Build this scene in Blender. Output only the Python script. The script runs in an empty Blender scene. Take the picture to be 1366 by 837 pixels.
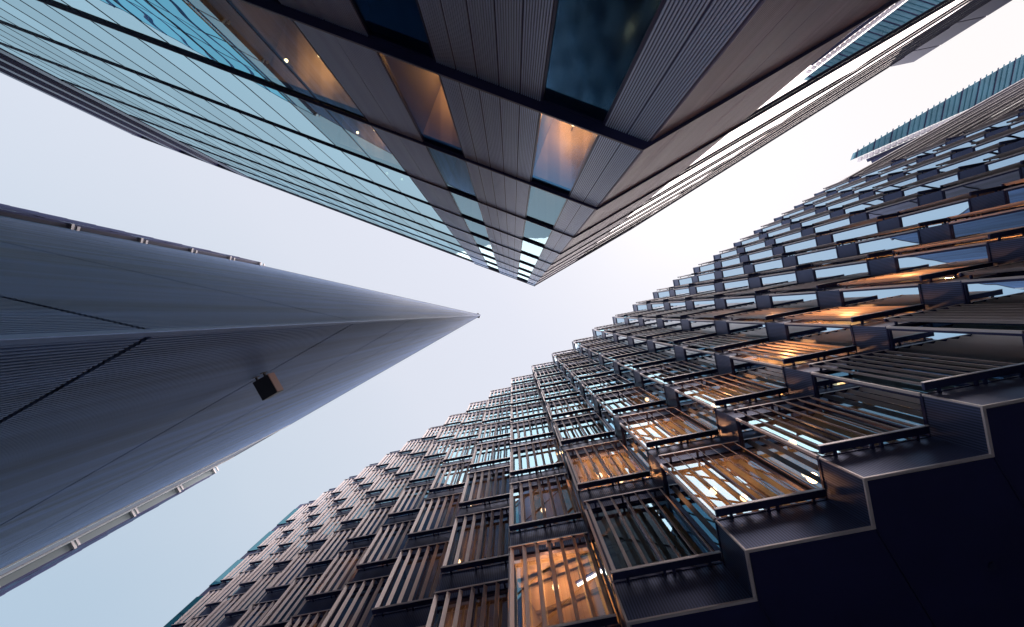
import bpy, math, random
from mathutils import Vector
random.seed(7)
R = math.radians
scene = bpy.context.scene
COL = scene.collection

# ------------------------------------------------------------------ camera
EYE = 1.6
cd = bpy.data.cameras.new("camera"); cam = bpy.data.objects.new("camera", cd); COL.objects.link(cam)
cam.location = (0, 0, EYE); cam.rotation_euler = (math.pi, 0, 0)
cd.lens = 14.0; cd.sensor_width = 36.0; cd.sensor_fit = 'HORIZONTAL'
cd.clip_start = 0.05; cd.clip_end = 2000
scene.camera = cam

# ------------------------------------------------------------------ sky, sun, exposure
SUN = Vector((0.36, -0.28, 0.885)).normalized()
RAMP = [(0.07, (0.376,0.517,0.638)), (0.22, (0.60,0.675,0.76)), (0.38, (0.73,0.755,0.825)), (0.53, (0.775,0.78,0.845)), (0.75, (0.896,0.86,0.865)), (0.93, (0.945,0.865,0.79))]
w = bpy.data.worlds.new("World"); scene.world = w; w.use_nodes = True
nt = w.node_tree; nt.nodes.clear()
N = nt.nodes.new; L = nt.links.new
out = N('ShaderNodeOutputWorld')
sky = N('ShaderNodeTexSky'); sky.sky_type = 'NISHITA'; sky.sun_disc = False
sky.sun_elevation = math.asin(SUN.z); sky.sun_rotation = math.atan2(SUN.x, SUN.y); sky.dust_density = 0.3
b1 = N('ShaderNodeBackground'); b1.inputs[1].default_value = 0.05; L(sky.outputs[0], b1.inputs[0])
tc = N('ShaderNodeTexCoord')
dot = N('ShaderNodeVectorMath'); dot.operation = 'DOT_PRODUCT'; dot.inputs[1].default_value = (0.80, -0.60, 0.0)
L(tc.outputs['Generated'], dot.inputs[0])
nz = N('ShaderNodeTexNoise'); nz.inputs['Scale'].default_value = 2.2; nz.inputs['Detail'].default_value = 4
L(tc.outputs['Generated'], nz.inputs['Vector'])
ma = N('ShaderNodeMath'); ma.operation = 'MULTIPLY_ADD'; ma.inputs[1].default_value = 0.5; ma.inputs[2].default_value = 0.5
L(dot.outputs['Value'], ma.inputs[0])
mb_ = N('ShaderNodeMath'); mb_.operation = 'MULTIPLY_ADD'; mb_.inputs[1].default_value = 0.06; L(nz.outputs[0], mb_.inputs[0]); L(ma.outputs[0], mb_.inputs[2])
rp = N('ShaderNodeValToRGB'); L(mb_.outputs[0], rp.inputs[0])
e = rp.color_ramp.elements
SUB = (0.045, 0.060, 0.090)      # what the clear sky behind the cloud adds
for q, (pos, c) in enumerate(RAMP):
    x = e[q] if q < 2 else e.new(pos)
    x.position = pos
for x, (pos, c) in zip(sorted(e, key=lambda y: y.position), RAMP):
    x.position = pos; x.color = tuple(max(0, a-b) for a, b in zip(c, SUB))+(1,)
b2 = N('ShaderNodeBackground'); 
# low sky brightened out of view, added as fill light for the facades
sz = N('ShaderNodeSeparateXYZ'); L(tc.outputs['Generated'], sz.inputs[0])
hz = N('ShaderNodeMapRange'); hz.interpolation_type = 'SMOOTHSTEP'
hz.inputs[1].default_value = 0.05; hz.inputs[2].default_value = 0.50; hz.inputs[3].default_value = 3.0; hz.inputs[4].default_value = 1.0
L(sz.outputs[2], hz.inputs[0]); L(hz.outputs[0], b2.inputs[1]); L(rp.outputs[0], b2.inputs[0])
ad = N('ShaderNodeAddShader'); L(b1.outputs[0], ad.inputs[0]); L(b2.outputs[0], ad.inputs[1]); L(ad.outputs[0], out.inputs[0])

sd = bpy.data.lights.new("sun", 'SUN'); sd.energy = 3.1; sd.angle = R(75); sd.color = (1.0, 0.87, 0.82)
so = bpy.data.objects.new("sun", sd); COL.objects.link(so); so.location = (0, 0, 80)
so.rotation_euler = SUN.to_track_quat('Z', 'Y').to_euler()

vs = scene.view_settings
vs.view_transform = 'Standard'; vs.look = 'None'; vs.exposure = 0.0; vs.gamma = 1.0; vs.use_curve_mapping = False
scene.render.engine = 'CYCLES'
cy = scene.cycles
cy.use_denoising = True; cy.max_bounces = 8; cy.transparent_max_bounces = 10; cy.glossy_bounces = 4
cy.sample_clamp_indirect = 4.0; cy.caustics_reflective = False; cy.caustics_refractive = False

# ------------------------------------------------------------------ materials
def new_mat(name):
    m = bpy.data.materials.new(name); m.use_nodes = True
    n = m.node_tree.nodes; n.clear()
    o = n.new('ShaderNodeOutputMaterial')
    return m, m.node_tree, o

def paint(name, col, rough=0.5, metal=0.0, var=0.12, scale=1.3, lines=None, spec=0.5, streak=0.25):
    """painted or metal surface, slightly uneven; lines = (direction, pitch, depth) fine ribs across that direction"""
    m, t, o = new_mat(name)
    p = t.nodes.new('ShaderNodeBsdfPrincipled'); t.links.new(p.outputs[0], o.inputs[0])
    p.inputs['Roughness'].default_value = rough; p.inputs['Metallic'].default_value = metal
    p.inputs['Specular IOR Level'].default_value = spec
    c = t.nodes.new('ShaderNodeTexCoord')
    n1 = t.nodes.new('ShaderNodeTexNoise'); n1.inputs['Scale'].default_value = scale; n1.inputs['Detail'].default_value = 6
    mp = t.nodes.new('ShaderNodeMapping'); mp.inputs['Scale'].default_value = (1, 1, streak)
    t.links.new(c.outputs['Object'], mp.inputs[0]); t.links.new(mp.outputs[0], n1.inputs[0])
    mx = t.nodes.new('ShaderNodeMix'); mx.data_type = 'RGBA'
    mx.inputs[6].default_value = tuple(x * (1 - var) for x in col) + (1,)
    mx.inputs[7].default_value = tuple(min(1, x * (1 + var)) for x in col) + (1,)
    rm = t.nodes.new('ShaderNodeMapRange'); rm.inputs[1].default_value = 0.3; rm.inputs[2].default_value = 0.7
    t.links.new(n1.outputs[0], rm.inputs[0]); t.links.new(rm.outputs[0], mx.inputs[0])
    src = mx.outputs[2]
    if lines:
        ax, pitch, depth = lines
        sx = t.nodes.new('ShaderNodeVectorMath'); sx.operation = 'DOT_PRODUCT'; sx.inputs[1].default_value = ax; t.links.new(c.outputs['Object'], sx.inputs[0])
        k = t.nodes.new('ShaderNodeMath'); k.operation = 'MULTIPLY'; k.inputs[1].default_value = 2 * math.pi / pitch
        t.links.new(sx.outputs['Value'], k.inputs[0])
        s = t.nodes.new('ShaderNodeMath'); s.operation = 'SINE'; t.links.new(k.outputs[0], s.inputs[0])
        r = t.nodes.new('ShaderNodeMapRange'); r.inputs[1].default_value = -0.3; r.inputs[2].default_value = 0.3
        r.inputs[3].default_value = 1 - depth; r.inputs[4].default_value = 1
        t.links.new(s.outputs[0], r.inputs[0])
        mu = t.nodes.new('ShaderNodeMix'); mu.data_type = 'RGBA'; mu.blend_type = 'MULTIPLY'; mu.inputs[0].default_value = 1
        t.links.new(src, mu.inputs[6]); t.links.new(r.outputs[0], mu.inputs[7]); src = mu.outputs[2]
    t.links.new(src, p.inputs['Base Color'])
    rr = t.nodes.new('ShaderNodeMapRange'); rr.inputs[3].default_value = max(0, rough - 0.08); rr.inputs[4].default_value = min(1, rough + 0.08)
    t.links.new(n1.outputs[0], rr.inputs[0]); t.links.new(rr.outputs[0], p.inputs['Roughness'])
    return m

def glass(name, tint, refl_tint, ior, rough=0.0, wave=0.02, wscale=0.35, panes=None):
    """coated glass: fresnel mirror over tinted see-through"""
    m, t, o = new_mat(name)
    tr = t.nodes.new('ShaderNodeBsdfTransparent'); tr.inputs[0].default_value = tint + (1,)
    gl = t.nodes.new('ShaderNodeBsdfGlossy'); gl.inputs[0].default_value = refl_tint + (1,); gl.inputs['Roughness'].default_value = rough
    fr = t.nodes.new('ShaderNodeFresnel'); fr.inputs['IOR'].default_value = ior
    mx = t.nodes.new('ShaderNodeMixShader')
    t.links.new(fr.outputs[0], mx.inputs[0]); t.links.new(tr.outputs[0], mx.inputs[1]); t.links.new(gl.outputs[0], mx.inputs[2])
    t.links.new(mx.outputs[0], o.inputs[0])
    if panes:
        # every pane is its own sheet: slightly different coating from one to the next
        d_, w_, z_, h_ = panes
        c = t.nodes.new('ShaderNodeTexCoord'); dt = t.nodes.new('ShaderNodeVectorMath'); dt.operation = 'DOT_PRODUCT'; dt.inputs[1].default_value = d_
        se = t.nodes.new('ShaderNodeSeparateXYZ'); t.links.new(c.outputs['Object'], dt.inputs[0]); t.links.new(c.outputs['Object'], se.inputs[0])
        cb = t.nodes.new('ShaderNodeCombineXYZ')
        for q, (src, off, div) in enumerate(((dt.outputs['Value'], w_[0], w_[1]), (se.outputs[2], z_, h_))):
            x = t.nodes.new('ShaderNodeMath'); x.operation = 'SUBTRACT'; x.inputs[1].default_value = off; t.links.new(src, x.inputs[0])
            y = t.nodes.new('ShaderNodeMath'); y.operation = 'DIVIDE'; y.inputs[1].default_value = div; t.links.new(x.outputs[0], y.inputs[0])
            f = t.nodes.new('ShaderNodeMath'); f.operation = 'FLOOR'; t.links.new(y.outputs[0], f.inputs[0]); t.links.new(f.outputs[0], cb.inputs[q])
        wn = t.nodes.new('ShaderNodeTexWhiteNoise'); wn.noise_dimensions = '2D'; t.links.new(cb.outputs[0], wn.inputs['Vector'])
        mr = t.nodes.new('ShaderNodeMapRange'); mr.inputs[3].default_value = 0.80; mr.inputs[4].default_value = 1.0; t.links.new(wn.outputs['Value'], mr.inputs[0])
        mm = t.nodes.new('ShaderNodeMix'); mm.data_type = 'RGBA'; mm.blend_type = 'MULTIPLY'; mm.inputs[0].default_value = 1
        mm.inputs[6].default_value = refl_tint + (1,); t.links.new(mr.outputs[0], mm.inputs[7]); t.links.new(mm.outputs[2], gl.inputs[0])
    if wave:
        c = t.nodes.new('ShaderNodeTexCoord'); nz = t.nodes.new('ShaderNodeTexNoise')
        nz.inputs['Scale'].default_value = wscale; nz.inputs['Detail'].default_value = 2
        t.links.new(c.outputs['Object'], nz.inputs[0])
        bp = t.nodes.new('ShaderNodeBump'); bp.inputs['Strength'].default_value = 1.0; bp.inputs['Distance'].default_value = wave
        t.links.new(nz.outputs[0], bp.inputs['Height']); t.links.new(bp.outputs[0], gl.inputs['Normal'])
    return m

def lamp_mat(name, col, s):
    m, t, o = new_mat(name)
    em = t.nodes.new('ShaderNodeEmission'); em.inputs[0].default_value = col + (1,); em.inputs[1].default_value = s
    t.links.new(em.outputs[0], o.inputs[0]); return m

M = {}
M['slat'] = paint('anodised grey slat', (0.55, 0.67, 1.0), 0.42, 0.20, 0.18, 2.5, streak=0.03)
M['slat_blue'] = paint('blue grey ribbed cladding', (0.15, 0.245, 0.46), 0.50, 0.5, 0.40, 2.2, streak=0.03)
M['brown_slat'] = paint('brown grey louvre', (0.20, 0.165, 0.185), 0.5, 0.2, 0.3, 1.5)
M['slat_warm_lit'] = paint('grey slat tinted warm lit', (0.25, 0.205, 0.28), 0.42, 0.3, 0.34, 3.5, streak=0.02)
M['backing'] = paint('dark blue backing', (0.055, 0.065, 0.18), 0.5)
M['ledge'] = paint('navy ledge metal', (0.022, 0.022, 0.085), 0.4, 0.1)
M['edge'] = paint('pale edge trim', (0.78, 0.68, 0.68), 0.32, 0.3, 0.08)
M['bronze'] = paint('dark bronze frame', (0.035, 0.04, 0.115), 0.36, 0.5)
M['fin'] = paint('pale rose anodised fin', (0.78, 0.66, 0.67), 0.38, 0.1, 0.05)
M['perf'] = paint('perforated dark cladding', (0.11, 0.14, 0.27), 0.40, 0.6, 0.12, 1.5, ((1.1676, 0.798, 0), 0.05, 0.5))
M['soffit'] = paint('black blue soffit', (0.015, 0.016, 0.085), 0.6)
M['grey_panel'] = paint('grey purple metal panel', (0.17, 0.15, 0.20), 0.45, 0.1)
M['plate_grey'] = paint('grey green plate', (0.30, 0.37, 0.40), 0.4, 0.1)
M['plain_white'] = paint('plain white strip', (0.88, 0.90, 0.93), 0.3, 0.0, 0.03)
M['steel'] = paint('brushed steel rod', (0.42, 0.40, 0.42), 0.3, 0.7, 0.06)
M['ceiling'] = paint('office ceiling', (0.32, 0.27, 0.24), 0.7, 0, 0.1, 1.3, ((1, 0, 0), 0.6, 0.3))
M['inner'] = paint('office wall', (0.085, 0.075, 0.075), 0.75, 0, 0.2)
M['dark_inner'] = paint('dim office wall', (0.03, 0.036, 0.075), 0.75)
M['concrete'] = paint('concrete slab', (0.16, 0.16, 0.18), 0.7)
M['paving'] = paint('granite paving', (0.56, 0.62, 0.70), 0.7, 0, 0.2, 0.8)
M['box_black'] = paint('black lamp housing', (0.010, 0.010, 0.022), 0.45)
M['box_lit_side'] = paint('housing side tinted warm lit', (0.42, 0.22, 0.20), 0.5)
M['glass_sky'] = glass('pale blue coated glass', (0.10, 0.22, 0.30), (0.66, 0.93, 1.0), 40.0, 0.0, 0.010, panes=((-0.9363, -0.3511, 0), (-1.10+6.31, 1.32), 1.6+6.38, 3.9))
M['glass_bay'] = glass('blue see-through glass', (0.45, 0.55, 0.60), (0.60, 0.90, 1.0), 3.2, 0.0, 0.0)
M['glass_front'] = glass('teal front glass', (0.48, 0.46, 0.50), (0.46, 0.76, 0.92), 4.4, 0.0, 0.0)
M['glass_high'] = glass('teal window glass tinted for sky reflection', (0.40, 0.50, 0.55), (0.58, 0.84, 0.94), 3.6, 0.0, 0.004)
M['glass_end'] = glass('deep teal glass', (0.06, 0.16, 0.20), (0.16, 0.36, 0.42), 4.0, 0.05, 0.0)
M['glass_plain'] = glass('bright plain coated glass', (0.10, 0.22, 0.30), (0.93, 0.91, 0.92), 6.0, 0.0, 0.0)
M['glass_teal'] = glass('teal glass', (0.10, 0.24, 0.32), (0.35, 0.72, 0.85), 3.2, 0.02, 0.008)
M['glass_louvre'] = glass('dark teal window glass', (0.50, 0.55, 0.60), (0.22, 0.58, 1.0), 2.6, 0.10, 0.0)
M['glass_saw'] = glass('clear office glass', (0.50, 0.47, 0.50), (0.60, 0.74, 0.85), 4.0, 0.0, 0.004, 0.6)
M['clear'] = glass('clear glass', (0.75, 0.85, 0.88), (0.8, 0.95, 1.0), 1.7, 0.0, 0.0)
M['teal_metal'] = paint('teal glazed underside', (0.10, 0.24, 0.31), 0.3, 0.3, 0.18, 0.3)
M['bulb'] = lamp_mat('warm bulb', (1.0, 0.66, 0.32), 9.0)
M['tube'] = lamp_mat('fluorescent tube', (1.0, 0.88, 0.66), 14.0)

# ------------------------------------------------------------------ mesh helpers
class MB:
    def __init__(s): s.v = []; s.f = []; s.m = []
    def quad(s, a, b, c, d, mi=0):
        n = len(s.v); s.v += [tuple(a), tuple(b), tuple(c), tuple(d)]; s.f.append((n, n+1, n+2, n+3)); s.m.append(mi)
    def hexa(s, p, mi=0):
        n = len(s.v); s.v += [tuple(x) for x in p]
        for q in ((0,3,2,1),(4,5,6,7),(0,1,5,4),(1,2,6,5),(2,3,7,6),(3,0,4,7)):
            s.f.append(tuple(n+i for i in q)); s.m.append(mi)
    def box(s, F, s0, s1, d0, d1, z0, z1, mi=0):
        p = [F(s0,d0,z0),F(s1,d0,z0),F(s1,d1,z0),F(s0,d1,z0),F(s0,d0,z1),F(s1,d0,z1),F(s1,d1,z1),F(s0,d1,z1)]
        s.hexa(p, mi)
    def prism(s, poly, z0, z1, mi=0, mi_bottom=None):
        n = len(s.v); k = len(poly)
        s.v += [(x, y, z0) for x, y in poly] + [(x, y, z1) for x, y in poly]
        s.f.append(tuple(n+i for i in range(k))); s.m.append(mi if mi_bottom is None else mi_bottom)
        s.f.append(tuple(n+k+i for i in range(k))); s.m.append(mi)
        for i in range(k):
            j = (i+1) % k; s.f.append((n+i, n+j, n+k+j, n+k+i)); s.m.append(mi)
    def cyl(s, a, b, r, mi=0, seg=8):
        a = Vector(a); b = Vector(b); d = (b-a).normalized()
        u = d.orthogonal().normalized(); v = d.cross(u); n = len(s.v)
        for c in (a, b):
            for i in range(seg):
                t = 2*math.pi*i/seg; s.v.append(tuple(c+u*(r*math.cos(t))+v*(r*math.sin(t))))
        for i in range(seg):
            j = (i+1) % seg; s.f.append((n+i, n+j, n+seg+j, n+seg+i)); s.m.append(mi)
        s.f.append(tuple(n+i for i in range(seg))); s.m.append(mi)
        s.f.append(tuple(n+seg+i for i in range(seg))); s.m.append(mi)
    def ball(s, c, r, mi=0, seg=16, rings=8):
        n = len(s.v); c = Vector(c)
        s.v.append(tuple(c+Vector((0,0,r))))
        for i in range(1, rings):
            p = math.pi*i/rings
            for j in range(seg):
                t = 2*math.pi*j/seg; s.v.append(tuple(c+Vector((r*math.sin(p)*math.cos(t), r*math.sin(p)*math.sin(t), r*math.cos(p)))))
        s.v.append(tuple(c-Vector((0,0,r)))); last = len(s.v)-1
        for j in range(seg):
            k = (j+1) % seg
            s.f.append((n, n+1+j, n+1+k)); s.m.append(mi)
            s.f.append((last, last-seg+k, last-seg+j)); s.m.append(mi)
            for i in range(rings-2):
                a = n+1+i*seg; s.f.append((a+j, a+seg+j, a+seg+k, a+k)); s.m.append(mi)
    def mesh(s, name, mats):
        me = bpy.data.meshes.new(name); me.from_pydata(s.v, [], s.f)
        for m in (mats if isinstance(mats, (list, tuple)) else [mats]): me.materials.append(m)
        me.polygons.foreach_set('material_index', s.m); me.validate(); me.update(); return me
    def build(s, name, mats, parent=None, loc=None):
        return link(name, s.mesh(name, mats), parent, loc)

def link(name, me, parent=None, loc=None):
    o = bpy.data.objects.new(name, me); COL.objects.link(o)
    if parent is not None:
        o.parent = parent
    if loc is not None:
        o.location = loc
    return o

def frame(o, d, n):
    """wall frame: s along the wall, d outwards, z = height above the eye"""
    def F(s, q, z): return (o[0]+d[0]*s+n[0]*q, o[1]+d[1]*s+n[1]*q, z+EYE)
    F.o, F.d, F.n = o, d, n
    return F

def unit(x, y):
    k = math.hypot(x, y); return (x/k, y/k)

def thing(name, label, cat, loc=(0, 0, 0), group=None):
    o = bpy.data.objects.new(name, None); COL.objects.link(o); o.location = loc
    o.empty_display_size = 0.5; o['label'] = label; o['category'] = cat
    if group: o['group'] = group
    return o

def louvre(F, s0, s1, z0, z1, pitch, name, mats, parent, depth=0.022, duty=0.66):
    """vertical slats standing on a dark backing sheet, as one ribbed panel"""
    b = MB(); n = max(1, int(round((s1-s0)/pitch))); p = (s1-s0)/n
    prof = []
    for i in range(n):
        a = s0+i*p; g = p*(1-duty)/2
        prof += [(a, -depth, 1), (a+g, -depth, 0), (a+g*1.25, 0, 0), (a+p-g*1.25, 0, 0), (a+p-g, -depth, 1)]
    prof.append((s1, -depth, 1))
    k = len(prof)
    b.v += [F(s, d, z0) for s, d, _ in prof] + [F(s, d, z1) for s, d, _ in prof]
    for i in range(k-1):
        b.f.append((i, i+1, k+i+1, k+i)); b.m.append(1 if (prof[i][1] < 0 and prof[i+1][1] < 0) else 0)
    return b.build(name, mats, parent)

def bulb(parent, p, r=0.06, power=0.0, drop=0.25, col=(1.0, 0.62, 0.28), rad=0.12):
    b = MB(); b.ball(p, r); o = b.build('ceiling_lamp', M['bulb'], parent)
    c = MB(); c.cyl((p[0], p[1], p[2]+r*0.9), (p[0], p[1], p[2]+drop), 0.012); c.build('lamp_rod', M['bronze'], o)
    if power:
        l = bpy.data.lights.new('ceiling_lamp_light', 'POINT'); l.energy = power; l.color = (1.0, 0.43, 0.13); l.shadow_soft_size = rad
        lo = bpy.data.objects.new('ceiling_lamp_light', l); COL.objects.link(lo); lo.parent = o
        lo.location = (p[0], p[1], p[2]-r-rad-0.03)
    return o

# ------------------------------------------------------------------ ground
g = MB(); g.quad((-400,-400,0),(400,-400,0),(400,400,0),(-400,400,0))
ground = g.build('ground', M['paving']); ground['kind'] = 'structure'

# ================================================================== corner office (above in the picture)
A = thing('office_building', 'office block with horizontal navy ledges, grey slatted corner and long pale blue glass wing', 'building', (2.2, -2.73, 0))
def under(parent):
    """children are written in world metres; keep that by undoing the parent's place"""
    return parent
AC = (2.2, -2.73)
tL = unit(-1, -0.375); nL = (-0.3511, 0.9363)
AL = frame(AC, tL, nL)
tR = unit(1, -0.585); nR = unit(0.585, 1)
AR = frame(AC, tR, nR)
bend = (AC[0]+tR[0]*11, AC[1]+tR[1]*11)
tR2 = unit(37.0-bend[0], -24.2-bend[1]); nR2 = (-tR2[1], tR2[0])
AR2 = frame(bend, tR2, nR2)
LR2 = math.hypot(37.0-bend[0], -24.2-bend[1])
A_L = [6.38+3.9*k for k in range(-1, 9)]      # ledge heights above the eye
A_TOP = 39.1; A_TOP_GLASS = 38.35
A_BOT = -EYE
SL = [M['slat'], M['backing']]
def bands(top):
    zs = [A_BOT]+A_L+[top]
    return [(zs[i]+(0.016 if i else 0), zs[i+1]-0.016) for i in range(len(zs)-1) if zs[i+1]-zs[i] > 0.2]

# slatted fields of the left face: panel seams at these distances from the corner
for (z0, z1) in bands(A_TOP):
    for (a, b) in ((0.02,0.389),(0.389,0.776),(1.859,2.217),(2.217,2.575),(2.575,2.945),(2.945,3.308),(3.308,3.653),(4.796,5.55),(5.55,6.297)):
        louvre(AL, a+0.008, b-0.008, z0, z1, 0.036, 'slat_panel', SL, A)
# dark backing behind the slats
b = MB()
for (a, c) in ((0.0,0.776),(1.859,3.653),(4.796,6.297)): b.box(AL, a, c, -0.30, -0.03, A_BOT, A_TOP-0.02)
b.box(AR, 0.0, 4.25, -0.30, -0.03, A_BOT, A_TOP-0.02)
b.build('backing_wall', M['backing'], A)
# right face: slats to 4.2 m, then glass
for (z0, z1) in bands(A_TOP):
    for (a, b) in ((0.02,0.75),(0.75,1.5),(1.5,2.25),(2.25,3.0),(3.0,3.7),(3.7,4.25)):
        louvre(AR, a+0.006, b-0.006, z0, z1, 0.040, 'slat_panel', [M['slat_warm_lit'], M['backing']], A)  # same slats as the left face, warm light put into their colour
# windows in the slatted face
for i, (z0, z1) in enumerate(bands(A_TOP)):
    for (a, c) in ((0.776, 1.859), (3.653, 4.796)):
        f = MB()
        for (s0, s1, y0, y1) in ((a+0.003,a+0.033,z0,z1),(c-0.033,c-0.003,z0,z1),(a+0.033,c-0.033,z0,z0+0.03),(a+0.033,c-0.033,z1-0.03,z1)):
            f.box(AL, s0, s1, -0.10, -0.012, y0, y1)
        fo = f.build('window', M['ledge'], A)
        p = MB(); p.quad(AL(a+0.033,-0.04,z0+0.03),AL(c-0.033,-0.04,z0+0.03),AL(c-0.033,-0.04,z1-0.03),AL(a+0.033,-0.04,z1-0.03))
        p.build('pane', M['glass_louvre'] if i < 3 else M['glass_high'], fo)  # upper panes tinted paler: reflected sky put into the glass colour
# left glass wing
for i, (z0, z1) in enumerate(bands(A_TOP_GLASS)):
    bay = 8.95 if i in (1, 2, 3) else 7.6
    p = MB(); p.quad(AL(6.30,-0.006,z0),AL(bay,-0.006,z0),AL(bay,-0.006,z1),AL(6.30,-0.006,z1)); p.build('glazing', M['glass_bay'] if i in (1, 2, 3) else M['glass_sky'], A)
    p = MB(); p.quad(AL(bay,-0.006,z0),AL(28.9,-0.006,z0),AL(28.9,-0.006,z1),AL(bay,-0.006,z1)); p.build('glazing', M['glass_sky'], A)
s = 6.31; n = 0
while s < 28.9:
    m = MB(); m.box(AL, s-0.011, s+0.011, -0.06, 0.004, A_BOT, A_TOP_GLASS); m.build('mullion', M['ledge'], A); s += 1.32
# end bay of the wing: dark posts and recessed grey glass
for i, (z0, z1) in enumerate(bands(A_TOP_GLASS)):
    p = MB(); p.quad(AL(28.95,-0.5,z0),AL(41.5,-0.5,z0),AL(41.5,-0.5,z1),AL(28.95,-0.5,z1)); p.build('glazing', M['glass_sky'], A)
for (a, c, q) in ((28.95,30.2,0.03),(32.6,33.6,0.05),(36.4,37.6,0.05),(40.4,41.5,0.04)):
    m = MB(); m.box(AL, a, c, -0.75, q, A_BOT, A_TOP_GLASS); m.build('end_post', M['ledge'], A)
# right glass wing
for i, (z0, z1) in enumerate(bands(A_TOP)):
    p = MB(); p.quad(AR(4.26,-0.02,z0),AR(11,-0.02,z0),AR(11,-0.02,z1),AR(4.26,-0.02,z1))
    p.quad(AR2(0,-0.02,z0),AR2(LR2,-0.02,z0),AR2(LR2,-0.02,z1),AR2(0,-0.02,z1)); p.build('glazing', M['glass_plain'], A)
# ledges: a thick navy shelf with a thin pale lip on the left face, thinner on the right face
for h in A_L:
    def poly(dl, dr, q=0.0):
        # outline of the shelf on plan, left end -> corner -> bend -> right end, outer edge then inner edge
        outer = [AL(28.9, dl, 0)]
        # corner of the two outer lines
        a = Vector(AL(0, dl, 0)[:2]); b_ = Vector(AR(0, dr, 0)[:2])
        den = tL[0]*tR[1]-tL[1]*tR[0]; dx = b_-a; t = (dx.x*tR[1]-dx.y*tR[0])/den
        outer += [(a.x+tL[0]*t, a.y+tL[1]*t), AR(11, dr, 0), AR2(LR2, dr, 0)]
        return [(p[0], p[1]) for p in outer]
    dl_ = 0.15 if h < 7 else (0.06 if h < 11 else 0.04)
    dr_ = 0.05
    out_ = poly(dl_, dr_); inn = poly(-0.012, -0.015)
    m = MB(); m.prism(out_+inn[::-1], h+EYE-0.022, h+EYE+0.028); m.build('ledge', M['ledge'], A)
    lip = poly(dl_+0.010, dr_+0.006)
    m = MB(); m.prism(lip+out_[::-1], h+EYE-0.026, h+EYE+0.010); m.build('ledge_lip', M['grey_panel'], A)
# floors, inner wall and roof
for i, h in enumerate(A_L):
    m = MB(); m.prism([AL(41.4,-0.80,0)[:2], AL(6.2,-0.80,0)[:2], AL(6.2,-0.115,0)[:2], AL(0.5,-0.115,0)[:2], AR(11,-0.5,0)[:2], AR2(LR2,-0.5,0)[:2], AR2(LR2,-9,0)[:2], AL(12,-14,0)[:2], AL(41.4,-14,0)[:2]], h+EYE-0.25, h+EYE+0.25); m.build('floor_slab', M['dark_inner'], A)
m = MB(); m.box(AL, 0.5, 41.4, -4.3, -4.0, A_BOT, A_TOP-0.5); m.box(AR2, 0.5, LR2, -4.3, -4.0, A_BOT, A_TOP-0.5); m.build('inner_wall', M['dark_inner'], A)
m = MB(); m.prism([AL(6.25,-0.32,0)[:2], AL(0.3,-0.32,0)[:2], AR(11,-0.32,0)[:2], AR2(LR2,-0.3,0)[:2], AR2(LR2,-9,0)[:2], AL(12,-14,0)[:2]], A_TOP+EYE-0.25, A_TOP+EYE-0.03); m.build('roof', M['concrete'], A)
m = MB(); m.box(AL, -0.06, 6.30, -0.25, 0.055, A_TOP, A_TOP+0.12); m.box(AR, 0.03, 11, -0.25, 0.05, A_TOP+0.002, A_TOP+0.118); m.box(AR2, 0.03, LR2, -0.25, 0.05, A_TOP+0.002, A_TOP+0.118)
m.box(AL, 6.303, 41.5, -0.25, 0.055, A_TOP_GLASS, A_TOP_GLASS+0.12); m.build('parapet', M['grey_panel'], A)
# end wing wall on the right: grey panels split by dark joints
wA = (37.0, -24.2); wB = (39.5, -24.72); WF = frame(wA, unit(wB[0]-wA[0], wB[1]-wA[1]), (0.2, 0.98)); wl = math.hypot(2.5, 0.52)
zs = [A_BOT]+[A_TOP-2.4-3.6*k for k in range(8, -1, -1)]+[A_TOP+0.1]
for i in range(len(zs)-1):
    m = MB(); m.box(WF, 0.02, wl-0.02*(i % 2), -0.25, 0, zs[i]+0.07, zs[i+1]-0.07); m.build('end_panel', M['grey_panel'], A)
m = MB(); m.box(WF, 0.05, wl-0.3, -0.2, -0.06, A_BOT, A_TOP); m.build('end_wall', M['backing'], A)
# lit rooms behind the slatted face and the first glass bay
def room(parent, F, s0, s1, d0, d1, z0, z1, wall, ceil):
    m = MB()
    m.quad(F(s0,d0,z0),F(s0,d1,z0),F(s0,d1,z1),F(s0,d0,z1)); m.quad(F(s1,d0,z0),F(s1,d1,z0),F(s1,d1,z1),F(s1,d0,z1))
    m.quad(F(s0,d1,z0),F(s1,d1,z0),F(s1,d1,z1),F(s0,d1,z1)); m.quad(F(s0,d0,z1),F(s1,d0,z1),F(s1,d1,z1),F(s0,d1,z1),1)
    m.quad(F(s0,d0,z0),F(s1,d0,z0),F(s1,d1,z0),F(s0,d1,z0))
    return m.build('room_lining', [wall, ceil], parent)
for (a, c, k, pw) in ((0.78,1.855,1,120),(3.66,4.79,1,90),(0.78,1.855,2,6),(3.66,4.79,2,5),(3.66,4.79,3,5),(6.34,9.0,1,80),(6.34,9.0,2,28)):
    z0 = A_L[k]+0.26; z1 = A_L[k+1]-0.26
    room(A, AL, a, c, -0.12, -3.6, z0, z1, M['inner'], M['ceiling'])
    bulb(A, AL((a+c)/2, -1.5 if c < 6 else -0.9, z1-0.35), 0.05, pw, 0.34)
for (s_, d_, k) in ((8.4,-0.5,1),(6.8,-0.4,2),(8.2,-0.6,2),(7.0,-0.5,3),(7.7,-0.5,3),(8.4,-0.5,3)):
    bulb(A, AL(s_, d_, A_L[k+1]-0.6), 0.045, 0, 0.3)

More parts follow.
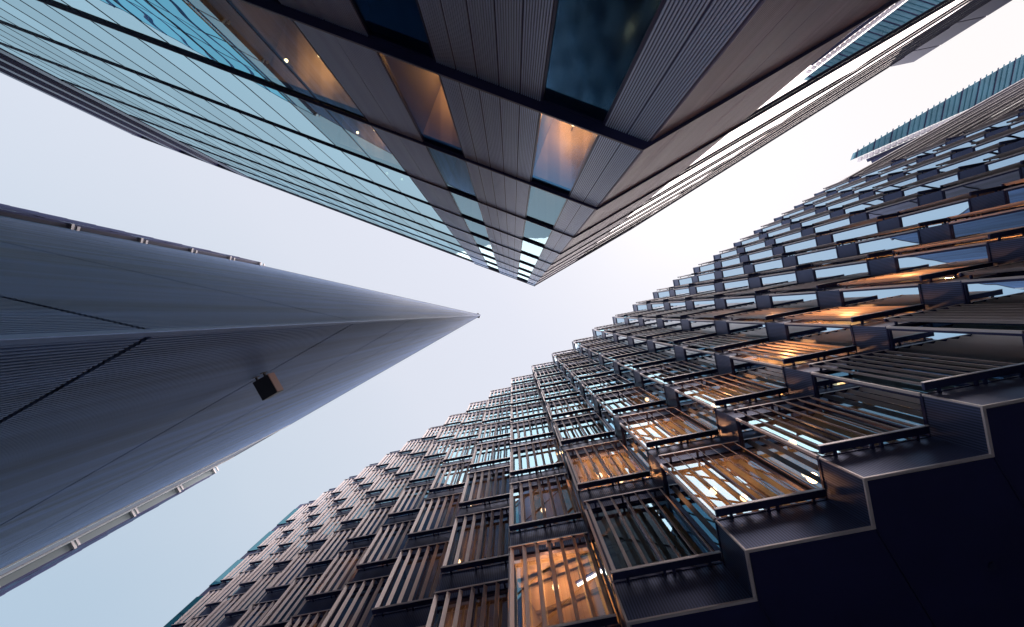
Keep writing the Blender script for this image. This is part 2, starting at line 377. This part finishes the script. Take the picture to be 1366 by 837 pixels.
# ================================================================== wedge building (left in the picture)
B = thing('wedge_building', 'sharp cornered block clad in blue grey vertical ribs with glass screens at both far ends', 'building')
BC = (-2.72, 0.14); B_TOP = 35.2
tU = unit(-1, -0.2247); nU = (0.2192, -0.9757)
tD = unit(-1, 0.572); nD = (0.4965, 0.868)
BU = frame(BC, tU, nU); BD = frame(BC, tD, nD)
B_L = [A_BOT]+[3.06+3.92*k for k in range(0, 8)]+[B_TOP]
BL = [M['slat_blue'], M['backing']]
for i in range(len(B_L)-1):
    z0 = B_L[i]+0.03; z1 = B_L[i+1]-0.03
    louvre(BU, 0.07, 20.0, z0, z1, 0.046, 'ribbed_panel', BL, B, 0.028, 0.56)
    louvre(BD, 0.07, 19.4, z0, z1, 0.046, 'ribbed_panel', BL, B, 0.028, 0.56)
m = MB(); m.prism([BU(20.0,-0.03,0)[:2], BU(0.12,-0.03,0)[:2], BD(0.12,-0.03,0)[:2], BD(19.4,-0.03,0)[:2], BD(19.4,-1,0)[:2], BU(20,-1,0)[:2]], 0, B_TOP+EYE-0.01); m.build('backing_wall', M['backing'], B)
m = MB(); m.prism([BU(0.068,0.004,0)[:2], BU(0,0.004,0)[:2], BD(0.0,0.004,0)[:2], BD(0.068,0.004,0)[:2], BD(0.068,-0.028,0)[:2], BU(0.068,-0.028,0)[:2]], 0, B_TOP+EYE); m.build('corner_post', M['slat_blue'], B)
m = MB(); m.box(BU, 0.1, 60, -0.3, 0.02, B_TOP, B_TOP+0.10); m.box(BD, 0.14, 60, -0.3, 0.02, B_TOP+0.002, B_TOP+0.098); m.build('parapet', M['grey_panel'], B)
m = MB(); m.prism([BU(59,-0.3,0)[:2], BU(0.8,-0.3,0)[:2], BD(0.8,-0.3,0)[:2], BD(59,-0.3,0)[:2]], B_TOP+EYE-0.25, B_TOP+EYE-0.02); m.build('roof', M['concrete'], B)
# far glazed parts
m = MB(); m.box(BU, 20.02, 60, -0.4, -0.03, A_BOT, B_TOP); m.build('rear_wall', M['ledge'], B)
m = MB(); m.box(BD, 19.42, 60, -0.4, -0.03, A_BOT, B_TOP); m.build('rear_wall', M['grey_panel'], B)
for (a, c, mat) in ((19.45,19.75,'plain_white'),(25.2,25.7,'plain_white')):  # plain white vertical strips on the lower face
    m = MB(); m.box(BD, a, c, -0.02, 0.06, A_BOT, B_TOP); m.build('white_strip', M[mat], B)
def skin(F, s0, d, brk, clear, name):
    zs = [B_TOP-3.75*k for k in range(0, 10)]
    for i, h in enumerate(zs[:-1]):
        z1 = h-0.03; z0 = zs[i+1]+0.03
        fr = MB(); fr.box(F, s0, s0+0.05, d-0.06, d+0.02, z0, z1); fr.box(F, s0+0.05, 59, d-0.02, d+0.02, z1-0.05, z1)
        p = fr.build('screen_frame', M['bronze'], B)
        q = MB(); q.quad(F(s0+0.05,d,z0),F(s0+clear,d,z0),F(s0+clear,d,z1-0.05),F(s0+0.05,d,z1-0.05)); q.build('clear_pane', M['clear'], p)
        q = MB(); q.quad(F(s0+clear,d,z0),F(59,d,z0),F(59,d,z1-0.05),F(s0+clear,d,z1-0.05)); q.build('pane', M['glass_teal'], p)
        c_ = MB(); c_.box(F, s0-0.03, s0+0.03, 0.022, d-0.064, z0-0.015, z1+0.015); c_.build('end_plate', M[name], B)
        r = MB()
        r.box(F, s0-0.16, s0-0.10, -0.02, d+0.02, z1-0.20, z1-0.06); r.box(F, s0-0.102, s0-0.031, d-0.06, d-0.02, z1-0.18, z1-0.08); r.box(F, s0-0.46, s0-0.40, -0.02, d-0.05, z1-0.20, z1-0.06)
        r.box(F, s0-0.02, s0+clear, 0.04, 0.12, z1-0.4, z1-0.32)
        r.build('bracket', M['steel'], B)
    s = s0+clear
    while s < 58:
        v = MB(); v.box(F, s-0.02, s+0.02, d+0.004, d+0.05, B_TOP-33, B_TOP-0.03); v.build('screen_mullion', M['bronze'], B); s += 2.6
skin(BU, 20.05, 0.27, None, 1.9, 'ledge')
skin(BD, 27.3, 0.46, None, 0.6, 'plate_grey')

# flood lamp on the ribbed wall
fl = thing('flood_lamp', 'black square flood lamp with warm light painted on one side, bracketed to the blue grey ribbed wall', 'lamp', (0, 0, 0))
LF = BD; a0, a1, q0, q1, h0, h1 = 1.67, 1.97, 0.065, 0.415, 6.74, 6.93
m = MB(); m.box(LF, a0+0.012, a1-0.003, q0, q1, h0, h1); m.build('housing', M['box_black'], fl)
m = MB(); m.box(LF, a0, a0+0.010, q0-0.004, q1-0.012, h0+0.006, h1-0.004); m.build('side_plate', M['box_lit_side'], fl)  # pinkish side: warm light from the right put into its colour
m = MB(); m.box(LF, a0+0.03, a1-0.03, q0+0.04, q1-0.04, h1+0.001, h1+0.012); m.build('lens', M['clear'], fl)
for s_ in (a0+0.06, a1-0.09):
    m = MB(); m.box(LF, s_, s_+0.03, -0.005, q0-0.005, h0+0.03, h0+0.06); m.box(LF, s_-0.005, s_+0.035, 0.001, 0.012, h0-0.03, h0+0.12); m.build('arm', M['box_black'], fl)

# ================================================================== saw-tooth building (lower right in the picture)
S = thing('sawtooth_building', 'dark building of stepped window bays with pale vertical fins and warm lit rooms', 'building')
STEP = (1.922, -1.170); P0 = (5.724, 2.688)
a_ = (0.9828, -0.1848); nLf = (-0.1848, -0.9828); b_ = (0.1848, 0.9828); nSf = (-0.9828, 0.1848)
LW, SW = 2.105, 0.795
H0 = 6.49; H1 = 7.41; PITCH = 3.80; PANE = 2.78
K0, K1 = -13, 12
def Q(k): return (P0[0]+STEP[0]*k, P0[1]+STEP[1]*k)
def LFr(k): return frame(Q(k), a_, nLf)
def SFr(k): return frame(Q(k), b_, nSf)
S_TOP = H1+8*PITCH
def zig(off=0.0, close=9.0):
    """plan outline: convex and concave corners from the left end to the right end, pulled in by off"""
    pts = []
    for k in range(K0, K1+1):
        q = Q(k)
        cx = (q[0]+a_[0]*LW, q[1]+a_[1]*LW)
        # the concave corner after bay k is also the far end of the short face of bay k+1
        pts.append((q[0]-nLf[0]*off-nSf[0]*off, q[1]-nLf[1]*off-nSf[1]*off))
        pts.append((cx[0]-nLf[0]*off-nSf[0]*off, cx[1]-nLf[1]*off-nSf[1]*off))
    return pts
IN = (0.52, 0.854)
def slab_poly(off, depth=11.0):
    p = zig(off); a = p[0]; z = p[-1]
    return p+[(z[0]+IN[0]*depth, z[1]+IN[1]*depth), (a[0]+IN[0]*depth, a[1]+IN[1]*depth)]
# stepped cladding bands: base band and one above every storey
bands_s = [(H0, H1)]+[(H1+PITCH*j+PANE, H1+PITCH*(j+1)) for j in range(8)]
for i, (z0, z1) in enumerate(bands_s):
    m = MB(); o_ = zig(0.0); n_ = zig(0.05)
    m.prism(o_+n_[::-1], z0+EYE, z1+EYE); m.build('cladding_band', M['perf'], S)
    lo = zig(-0.02)
    m = MB(); m.prism(lo+zig(0.03)[::-1], z0+EYE-0.035, z0+EYE-0.002); m.build('edge_trim', M['edge'] if i == 0 else M['bronze'], S)
    if i < 8:
        m = MB(); m.prism(zig(-0.015)+zig(0.04)[::-1], z1+EYE+0.002, z1+EYE+0.035); m.build('edge_trim', M['bronze'], S)
for i, (z0, z1) in enumerate(bands_s):
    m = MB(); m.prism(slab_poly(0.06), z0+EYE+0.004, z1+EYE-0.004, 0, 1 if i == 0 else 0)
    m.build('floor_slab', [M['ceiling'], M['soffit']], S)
# corner trims on the base band
for k in range(-4, 6):
    F = LFr(k); m = MB(); m.box(F, -0.022, 0.012, -0.012, 0.022, H0, H1-0.002); m.build('corner_trim', M['edge'], S)
# ground storey set back under the soffit
o0 = Q(K0); G = frame((o0[0]+IN[0]*5.0, o0[1]+IN[1]*5.0), unit(*STEP), (-IN[0], -IN[1]))
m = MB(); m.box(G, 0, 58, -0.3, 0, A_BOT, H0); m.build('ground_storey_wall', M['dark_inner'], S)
# rear wall of the offices
m = MB(); D_ = frame((o0[0]+IN[0]*5.6, o0[1]+IN[1]*5.6), unit(*STEP), (-IN[0], -IN[1]))
m.box(D_, 0, 58, -0.3, 0, H0, S_TOP-0.6); m.build('office_rear_wall', M['inner'], S)
# soffit joints and unlit downlights
m = MB()
for k in range(-4, 9):
    q = Q(k); T = frame((q[0]+b_[0]*(SW+0.05)+a_[0]*0.05, q[1]+b_[1]*(SW+0.05)+a_[1]*0.05), IN, (IN[1], -IN[0]))
    m = MB(); m.box(T, 0.02, 4.6, -0.015, 0.015, H0-0.012, H0+0.001); m.build('soffit_joint', M['bronze'], S)
    p = T(1.5, -0.95, H0); m = MB(); m.cyl((p[0], p[1], p[2]-0.02), (p[0], p[1], p[2]+0.002), 0.07, 0, 16); m.build('downlight', M['bronze'], S)
# parapet rail
m = MB(); m.prism(zig(-0.03)+zig(0.12)[::-1], S_TOP+EYE, S_TOP+EYE+0.12); m.build('parapet', M['bronze'], S)

# window kinds: a wide finned one and a narrow plain one; meshes shared by all copies
def long_parts(F0, z0, z1):
    fr = MB(); x0, x1 = 0.025, LW-0.03
    for (s0, s1, y0, y1) in ((x0,x0+0.05,z0,z1),(x1-0.05,x1,z0,z1),(x0+0.05,x1-0.05,z0,z0+0.05),(x0+0.05,x1-0.05,z1-0.05,z1),(LW*0.5-0.02,LW*0.5+0.02,z0+0.05,z1-0.05)):
        fr.box(F0, s0, s1, -0.09, -0.01, y0, y1)
    # rails of the fin screen and their stubs
    for (y0, y1, d0, d1) in ((z0-0.10,z0-0.05,0.10,0.235),(z1+0.02,z1+0.06,0.14,0.215)):
        fr.box(F0, 0.0, LW-0.055, d0, d1, y0, y1)
    for s_ in (0.25, 0.95, 1.12, 1.8):
        fr.box(F0, s_, s_+0.05, 0.002, 0.12, z0-0.095, z0-0.055); fr.box(F0, s_, s_+0.05, 0.002, 0.15, z1+0.022, z1+0.055)
    lip = MB(); lip.box(F0, -0.004, LW-0.051, 0.237, 0.25, z0-0.105, z0-0.045); lip2 = MB(); lip2.box(F0, -0.004, LW-0.051, 0.217, 0.228, z1+0.016, z1+0.064)
    fins = MB(); nf = 7
    for i in range(nf):
        s_ = 0.075+i*(LW-0.20)/(nf-1)
        # blade turned 45 degrees: outer edge towards the left, inner edge towards the right
        p = []
        for z in (z0-0.045, z1+0.018):
            for (ds, dd) in ((-0.046,0.212),(-0.034,0.222),(0.044,0.142),(0.032,0.132)):
                p.append(F0(s_+ds, dd, z))
        fins.hexa(p)
    pane = MB()
    for (s0, s1) in ((x0+0.05, LW*0.5-0.02), (LW*0.5+0.02, x1-0.05)):
        pane.quad(F0(s0,-0.05,z0+0.05),F0(s1,-0.05,z0+0.05),F0(s1,-0.05,z1-0.05),F0(s0,-0.05,z1-0.05))
    return fr, lip, fins, pane, lip2
def short_parts(F0, z0, z1):
    fr = MB(); x0, x1 = 0.03, SW-0.01
    for (s0, s1, y0, y1) in ((x0,x0+0.035,z0,z1),(x1-0.035,x1,z0,z1),(x0+0.035,x1-0.035,z0,z0+0.035),(x0+0.035,x1-0.035,z1-0.035,z1)):
        fr.box(F0, s0, s1, -0.07, 0.004, y0, y1)
    tr = MB(); tr.box(F0, -0.03, 0.025, -0.02, 0.032, z0-0.001, z1+0.001)
    pane = MB(); pane.quad(F0(x0+0.035,-0.03,z0+0.035),F0(x1-0.035,-0.03,z0+0.035),F0(x1-0.035,-0.03,z1-0.035),F0(x0+0.035,-0.03,z1-0.035))
    return fr, tr, pane
def z_of(j): return (H1+PITCH*j+0.04, H1+PITCH*j+PANE-0.04)
f0 = 531.2
def size_in_view(k, j, short):
    q = Q(k); z0, z1 = z_of(j); best = 0
    n_, t_, wd = (nSf, b_, SW) if short else (nLf, a_, LW)
    mid = (q[0]+t_[0]*wd/2, q[1]+t_[1]*wd/2)
    facing = -(mid[0]*n_[0]+mid[1]*n_[1])
    if facing <= 0: return 0
    inside = 0
    for sx in (0, 0.5, 1):
        for z in (z0, (z0+z1)/2, z1):
            u = (q[0]+t_[0]*wd*sx)*f0/z; v = (q[1]+t_[1]*wd*sx)*f0/z
            if abs(u) < 683 and abs(v) < 418.5: inside += 1
    if not inside: return 0
    return inside*facing/z0/z0
allL = sorted(((size_in_view(k, j, False), k, j) for k in range(K0, K1+1) for j in range(8)), reverse=True)
allS = sorted(((size_in_view(k, j, True), k, j) for k in range(K0, K1+1) for j in range(8)), reverse=True)
ORG = lambda s, d, z: (a_[0]*s+nLf[0]*d, a_[1]*s+nLf[1]*d, z)
ORGS = lambda s, d, z: (b_[0]*s+nSf[0]*d, b_[1]*s+nSf[1]*d, z)
lp = long_parts(ORG, 0.04, PANE-0.04); sp = short_parts(ORGS, 0.04, PANE-0.04)
me_L = [x.mesh(n, m) for x, n, m in zip(lp, ('finned_window','rail_lip','fins','pane','rail_lip'), (M['bronze'],M['edge'],M['fin'],M['glass_front'],M['edge']))]
me_S = [x.mesh(n, m) for x, n, m in zip(sp, ('side_window','corner_trim','pane'), (M['bronze'],M['edge'],M['glass_saw']))]
rest_L = []; rest_S = []
for i, (sz, k, j) in enumerate(allL):
    if i >= 100 or sz <= 0: rest_L.append((k, j)); continue
    q = Q(k); o = link('finned_window', me_L[0], S, (q[0], q[1], H1+PITCH*j+EYE))
    for nme, me in zip(('rail_lip','fins','pane','rail_lip'), me_L[1:]): link(nme, me, o)
for i, (sz, k, j) in enumerate(allS):
    if i >= 100 or sz <= 0: rest_S.append((k, j)); continue
    q = Q(k); o = link('side_window', me_S[0], S, (q[0], q[1], H1+PITCH*j+EYE))
    for nme, me in zip(('corner_trim','pane'), me_S[1:]): link(nme, me, o)
def merged(rest, parts, name, mats):
    m = MB()
    for (k, j) in rest:
        q = Q(k); dz = H1+PITCH*j+EYE
        for mi, p in enumerate(parts):
            n = len(m.v); m.v += [(x+q[0], y+q[1], z+dz) for x, y, z in p.v]
            m.f += [tuple(n+i for i in f) for f in p.f]; m.m += [mi]*len(p.f)
    o = m.build(name, mats, S); o['kind'] = 'stuff'
merged(rest_L, lp, 'distant_finned_windows', [M['bronze'],M['edge'],M['fin'],M['glass_front'],M['edge']])
merged(rest_S, sp, 'distant_side_windows', [M['bronze'],M['edge'],M['glass_saw']])
# left end: teal glass return strip
E_ = frame(Q(K0), (-a_[0], -a_[1]), nLf)
for j in range(8):
    z0, z1 = z_of(j)
    m = MB(); m.box(E_, 0.02, 0.85, -0.06, 0.0, z0-0.03, z1+0.03); p = m.build('end_window', M['bronze'], S)
    m = MB(); m.quad(E_(0.06,0.006,z0),E_(0.81,0.006,z0),E_(0.81,0.006,z1),E_(0.06,0.006,z1)); m.build('pane', M['glass_end'], p)
m = MB(); m.box(E_, 0.015, 0.86, -6.0, -0.07, H0, S_TOP); m.build('end_wall', M['backing'], S)

# lit and dim rooms: (storey, first bay, last bay, lamp power, lamps on show)
ROOMS = [(0,-3,-3,150,0),(0,-5,-4,16,0),(0,-1,-1,55,2),(0,-2,-2,0,0),(0,0,0,5,0),(0,1,2,0,0),
         (1,-2,-2,55,2),(1,-1,-1,45,1),(1,0,0,22,1),(1,1,1,60,1),(1,2,2,70,1),(1,3,3,85,1),(1,4,4,100,2),(1,5,6,60,2),(1,-3,-3,14,0),(1,-5,-4,14,0),
         (2,-3,-2,10,0),(2,-5,-4,18,1),(2,-1,0,14,0),(2,1,3,30,1),(2,4,6,50,1),(3,4,7,30,0),(3,1,3,12,0),(3,-3,-1,8,0),(2,-8,-6,16,1),(3,-6,-4,10,0),(4,4,9,14,0),(1,-8,-6,12,1)]
for (j, ka, kb, pw, nl) in ROOMS:
    zc = H1+PITCH*j+PANE
    # partitions on either side
    for k, side in ((ka, 0), (kb+1, 1)):
        q = Q(k); base = (q[0]+b_[0]*(SW+0.06) if 0 else q[0]+b_[0]*SW+a_[0]*0.08, q[1]+b_[1]*SW+a_[1]*0.08)
        T = frame(base, IN, (IN[1], -IN[0]))
        m = MB(); m.box(T, 0.06, 4.8, -0.03 - 0.03*side, 0.03 - 0.03*side, zc-PANE+0.02, zc-0.01); m.build('partition', M['inner'], S)
    if pw:
        for n in range(max(1, nl)):
            k = ka+(kb-ka)*0.5; q = Q(k)
            t = 0.45+0.55*n; c = (q[0]+a_[0]*(0.75+0.55*n)+IN[0]*(0.7+0.25*n), q[1]+a_[1]*(0.75+0.55*n)+IN[1]*(0.7+0.25*n))
            bulb(S, (c[0], c[1], zc+EYE-0.50-0.12*n), 0.085, (pw*2.4 if j == 0 else pw*1.9*(2.6 if j == 1 and ka >= 1 else (2.2 if j == 1 and ka >= -2 else 1)))/max(1, nl), 0.46)
# fluorescent tube in the bright room
q = Q(-3); T = frame((q[0]+a_[0]*1.25+IN[0]*0.8, q[1]+a_[1]*1.25+IN[1]*0.8), unit(0.86, -0.5), (0.5, 0.86))
m = MB(); m.cyl(T(0,0,H1+PANE-0.45), T(1.0,0,H1+PANE-0.45), 0.03); tb = m.build('tube_lamp', M['tube'], S)
m = MB(); m.box(T, -0.03, 1.03, -0.05, 0.05, H1+PANE-0.40, H1+PANE-0.36); m.box(T, 0.1, 0.12, -0.01, 0.01, H1+PANE-0.36, H1+PANE-0.004); m.box(T, 0.9, 0.92, -0.01, 0.01, H1+PANE-0.36, H1+PANE-0.004); m.build('tube_housing', M['bronze'], tb)

T2 = frame((q[0]+a_[0]*0.9+IN[0]*0.5, q[1]+a_[1]*0.9+IN[1]*0.5), unit(0.93, -0.36), (0.36, 0.93))
for dd in (0.0, 0.22, 0.9):
    m = MB(); m.box(T2, -1.0, 2.0, dd, dd+0.05, H1+PANE-0.10, H1+PANE-0.006); m.build('ceiling_rail', M['inner'], S)

# ================================================================== louvred block beyond the saw-tooth one
E = thing('louvred_building', 'grey brown block of close horizontal louvres beyond the right end of the stepped bays', 'building')
EO = (29.8, -11.62); tE = unit(1, -0.56); nE = (tE[1], -tE[0]); EF = frame(EO, tE, nE); EL = 48
for j in range(9):
    z0 = A_BOT if j == 0 else H1+PITCH*(j-1); z1 = H1+PITCH*j if j < 8 else S_TOP+0.2
    m = MB(); m.box(EF, 0, EL, -0.5, -0.14, z0, z1); m.build('wall_band', M['backing'], E)
    fr = MB(); n = 5
    for i in range(n):
        z = z0+(z1-z0)*(i+0.5)/n; fr.box(EF, 0, EL-0.002*i, -0.138, 0.16+0.06*(i % 2), z-0.07, z+0.05)
    fr.build('louvre_panel', M['brown_slat'], E)
    if j in (2, 4, 6):
        for i in range(5):
            m = MB(); s0 = 3+random.random()*4+i*8; m.box(EF, s0, s0+4.5, 0.06, 0.16, z0+0.6, z0+0.75); m.build('light_shelf', M['plain_white'], E)
m = MB(); m.box(EF, 0, EL, -0.4, 0.12, S_TOP+0.2, S_TOP+0.45); m.build('parapet', M['grey_panel'], E)
m = MB(); m.box(EF, 0.1, EL, -12, -0.55, A_BOT, S_TOP); m.build('core', M['concrete'], E)

# ================================================================== tower with teal canopy beyond
D = thing('canopy_tower', 'tall teal tower with toothed slats along both edges of its wide underside', 'tower')
DH = 62.0; k_ = DH/f0
DO = (457*k_, -208*k_); dU = unit(1, -0.578); dV = unit(1, -0.436)
DL = 70.0
m = MB()
DU = (458.5*k_, -215.5*k_); DO = (454.6*k_, -205.5*k_)
pA = [DO, DU, (DU[0]+dU[0]*DL, DU[1]+dU[1]*DL), (DO[0]+dV[0]*DL, DO[1]+dV[1]*DL)]
m.prism(pA, DH+EYE, DH+EYE+0.5); m.build('canopy', M['teal_metal'], D)
cr = (-0.2, 0.98)
for i in range(64):
    t = 0.3+i*1.05
    a = (DU[0]+dU[0]*t, DU[1]+dU[1]*t)
    den = cr[0]*dV[1]-cr[1]*dV[0]; rx, ry = DO[0]-a[0], DO[1]-a[1]
    q_ = (rx*dV[1]-ry*dV[0])/den
    T = frame(a, cr, (cr[1], -cr[0]))
    m = MB(); m.box(T, -0.30, q_, -0.05, 0.05, DH-0.12, DH-0.004); m.build('canopy_slat', M['ledge'] if i % 3 == 0 else M['teal_metal'], D)
    m = MB(); m.box(T, q_+0.25, q_+0.85, -0.16, 0.10, DH-1.2, DH-0.6); m.build('facade_fin', M['fin'], D)
DW = frame((DO[0]+2, DO[1]-0.2), dV, (dV[1], -dV[0]))
for j in range(15):
    m = MB(); m.box(DW, 0, DL-4, -3, -0.9, A_BOT+j*4.2, A_BOT+j*4.2+3.0); m.build('glass_band', M['teal_metal'], D)
    m = MB(); m.box(DW, 0, DL-4, -3, -0.7, A_BOT+j*4.2+3.002, A_BOT+j*4.2+4.198); m.build('floor_edge', M['ledge'], D)
m = MB(); m.box(DW, 0, DL, -0.7, -0.2, DH-0.5, DH-0.006); m.build('edge_beam', M['ledge'], D)

# ------------------------------------------------------------------ children were written in world metres: undo parents' places
for o in (A,):
    for c in o.children:
        c.location = Vector(c.location)-Vector(o.location)
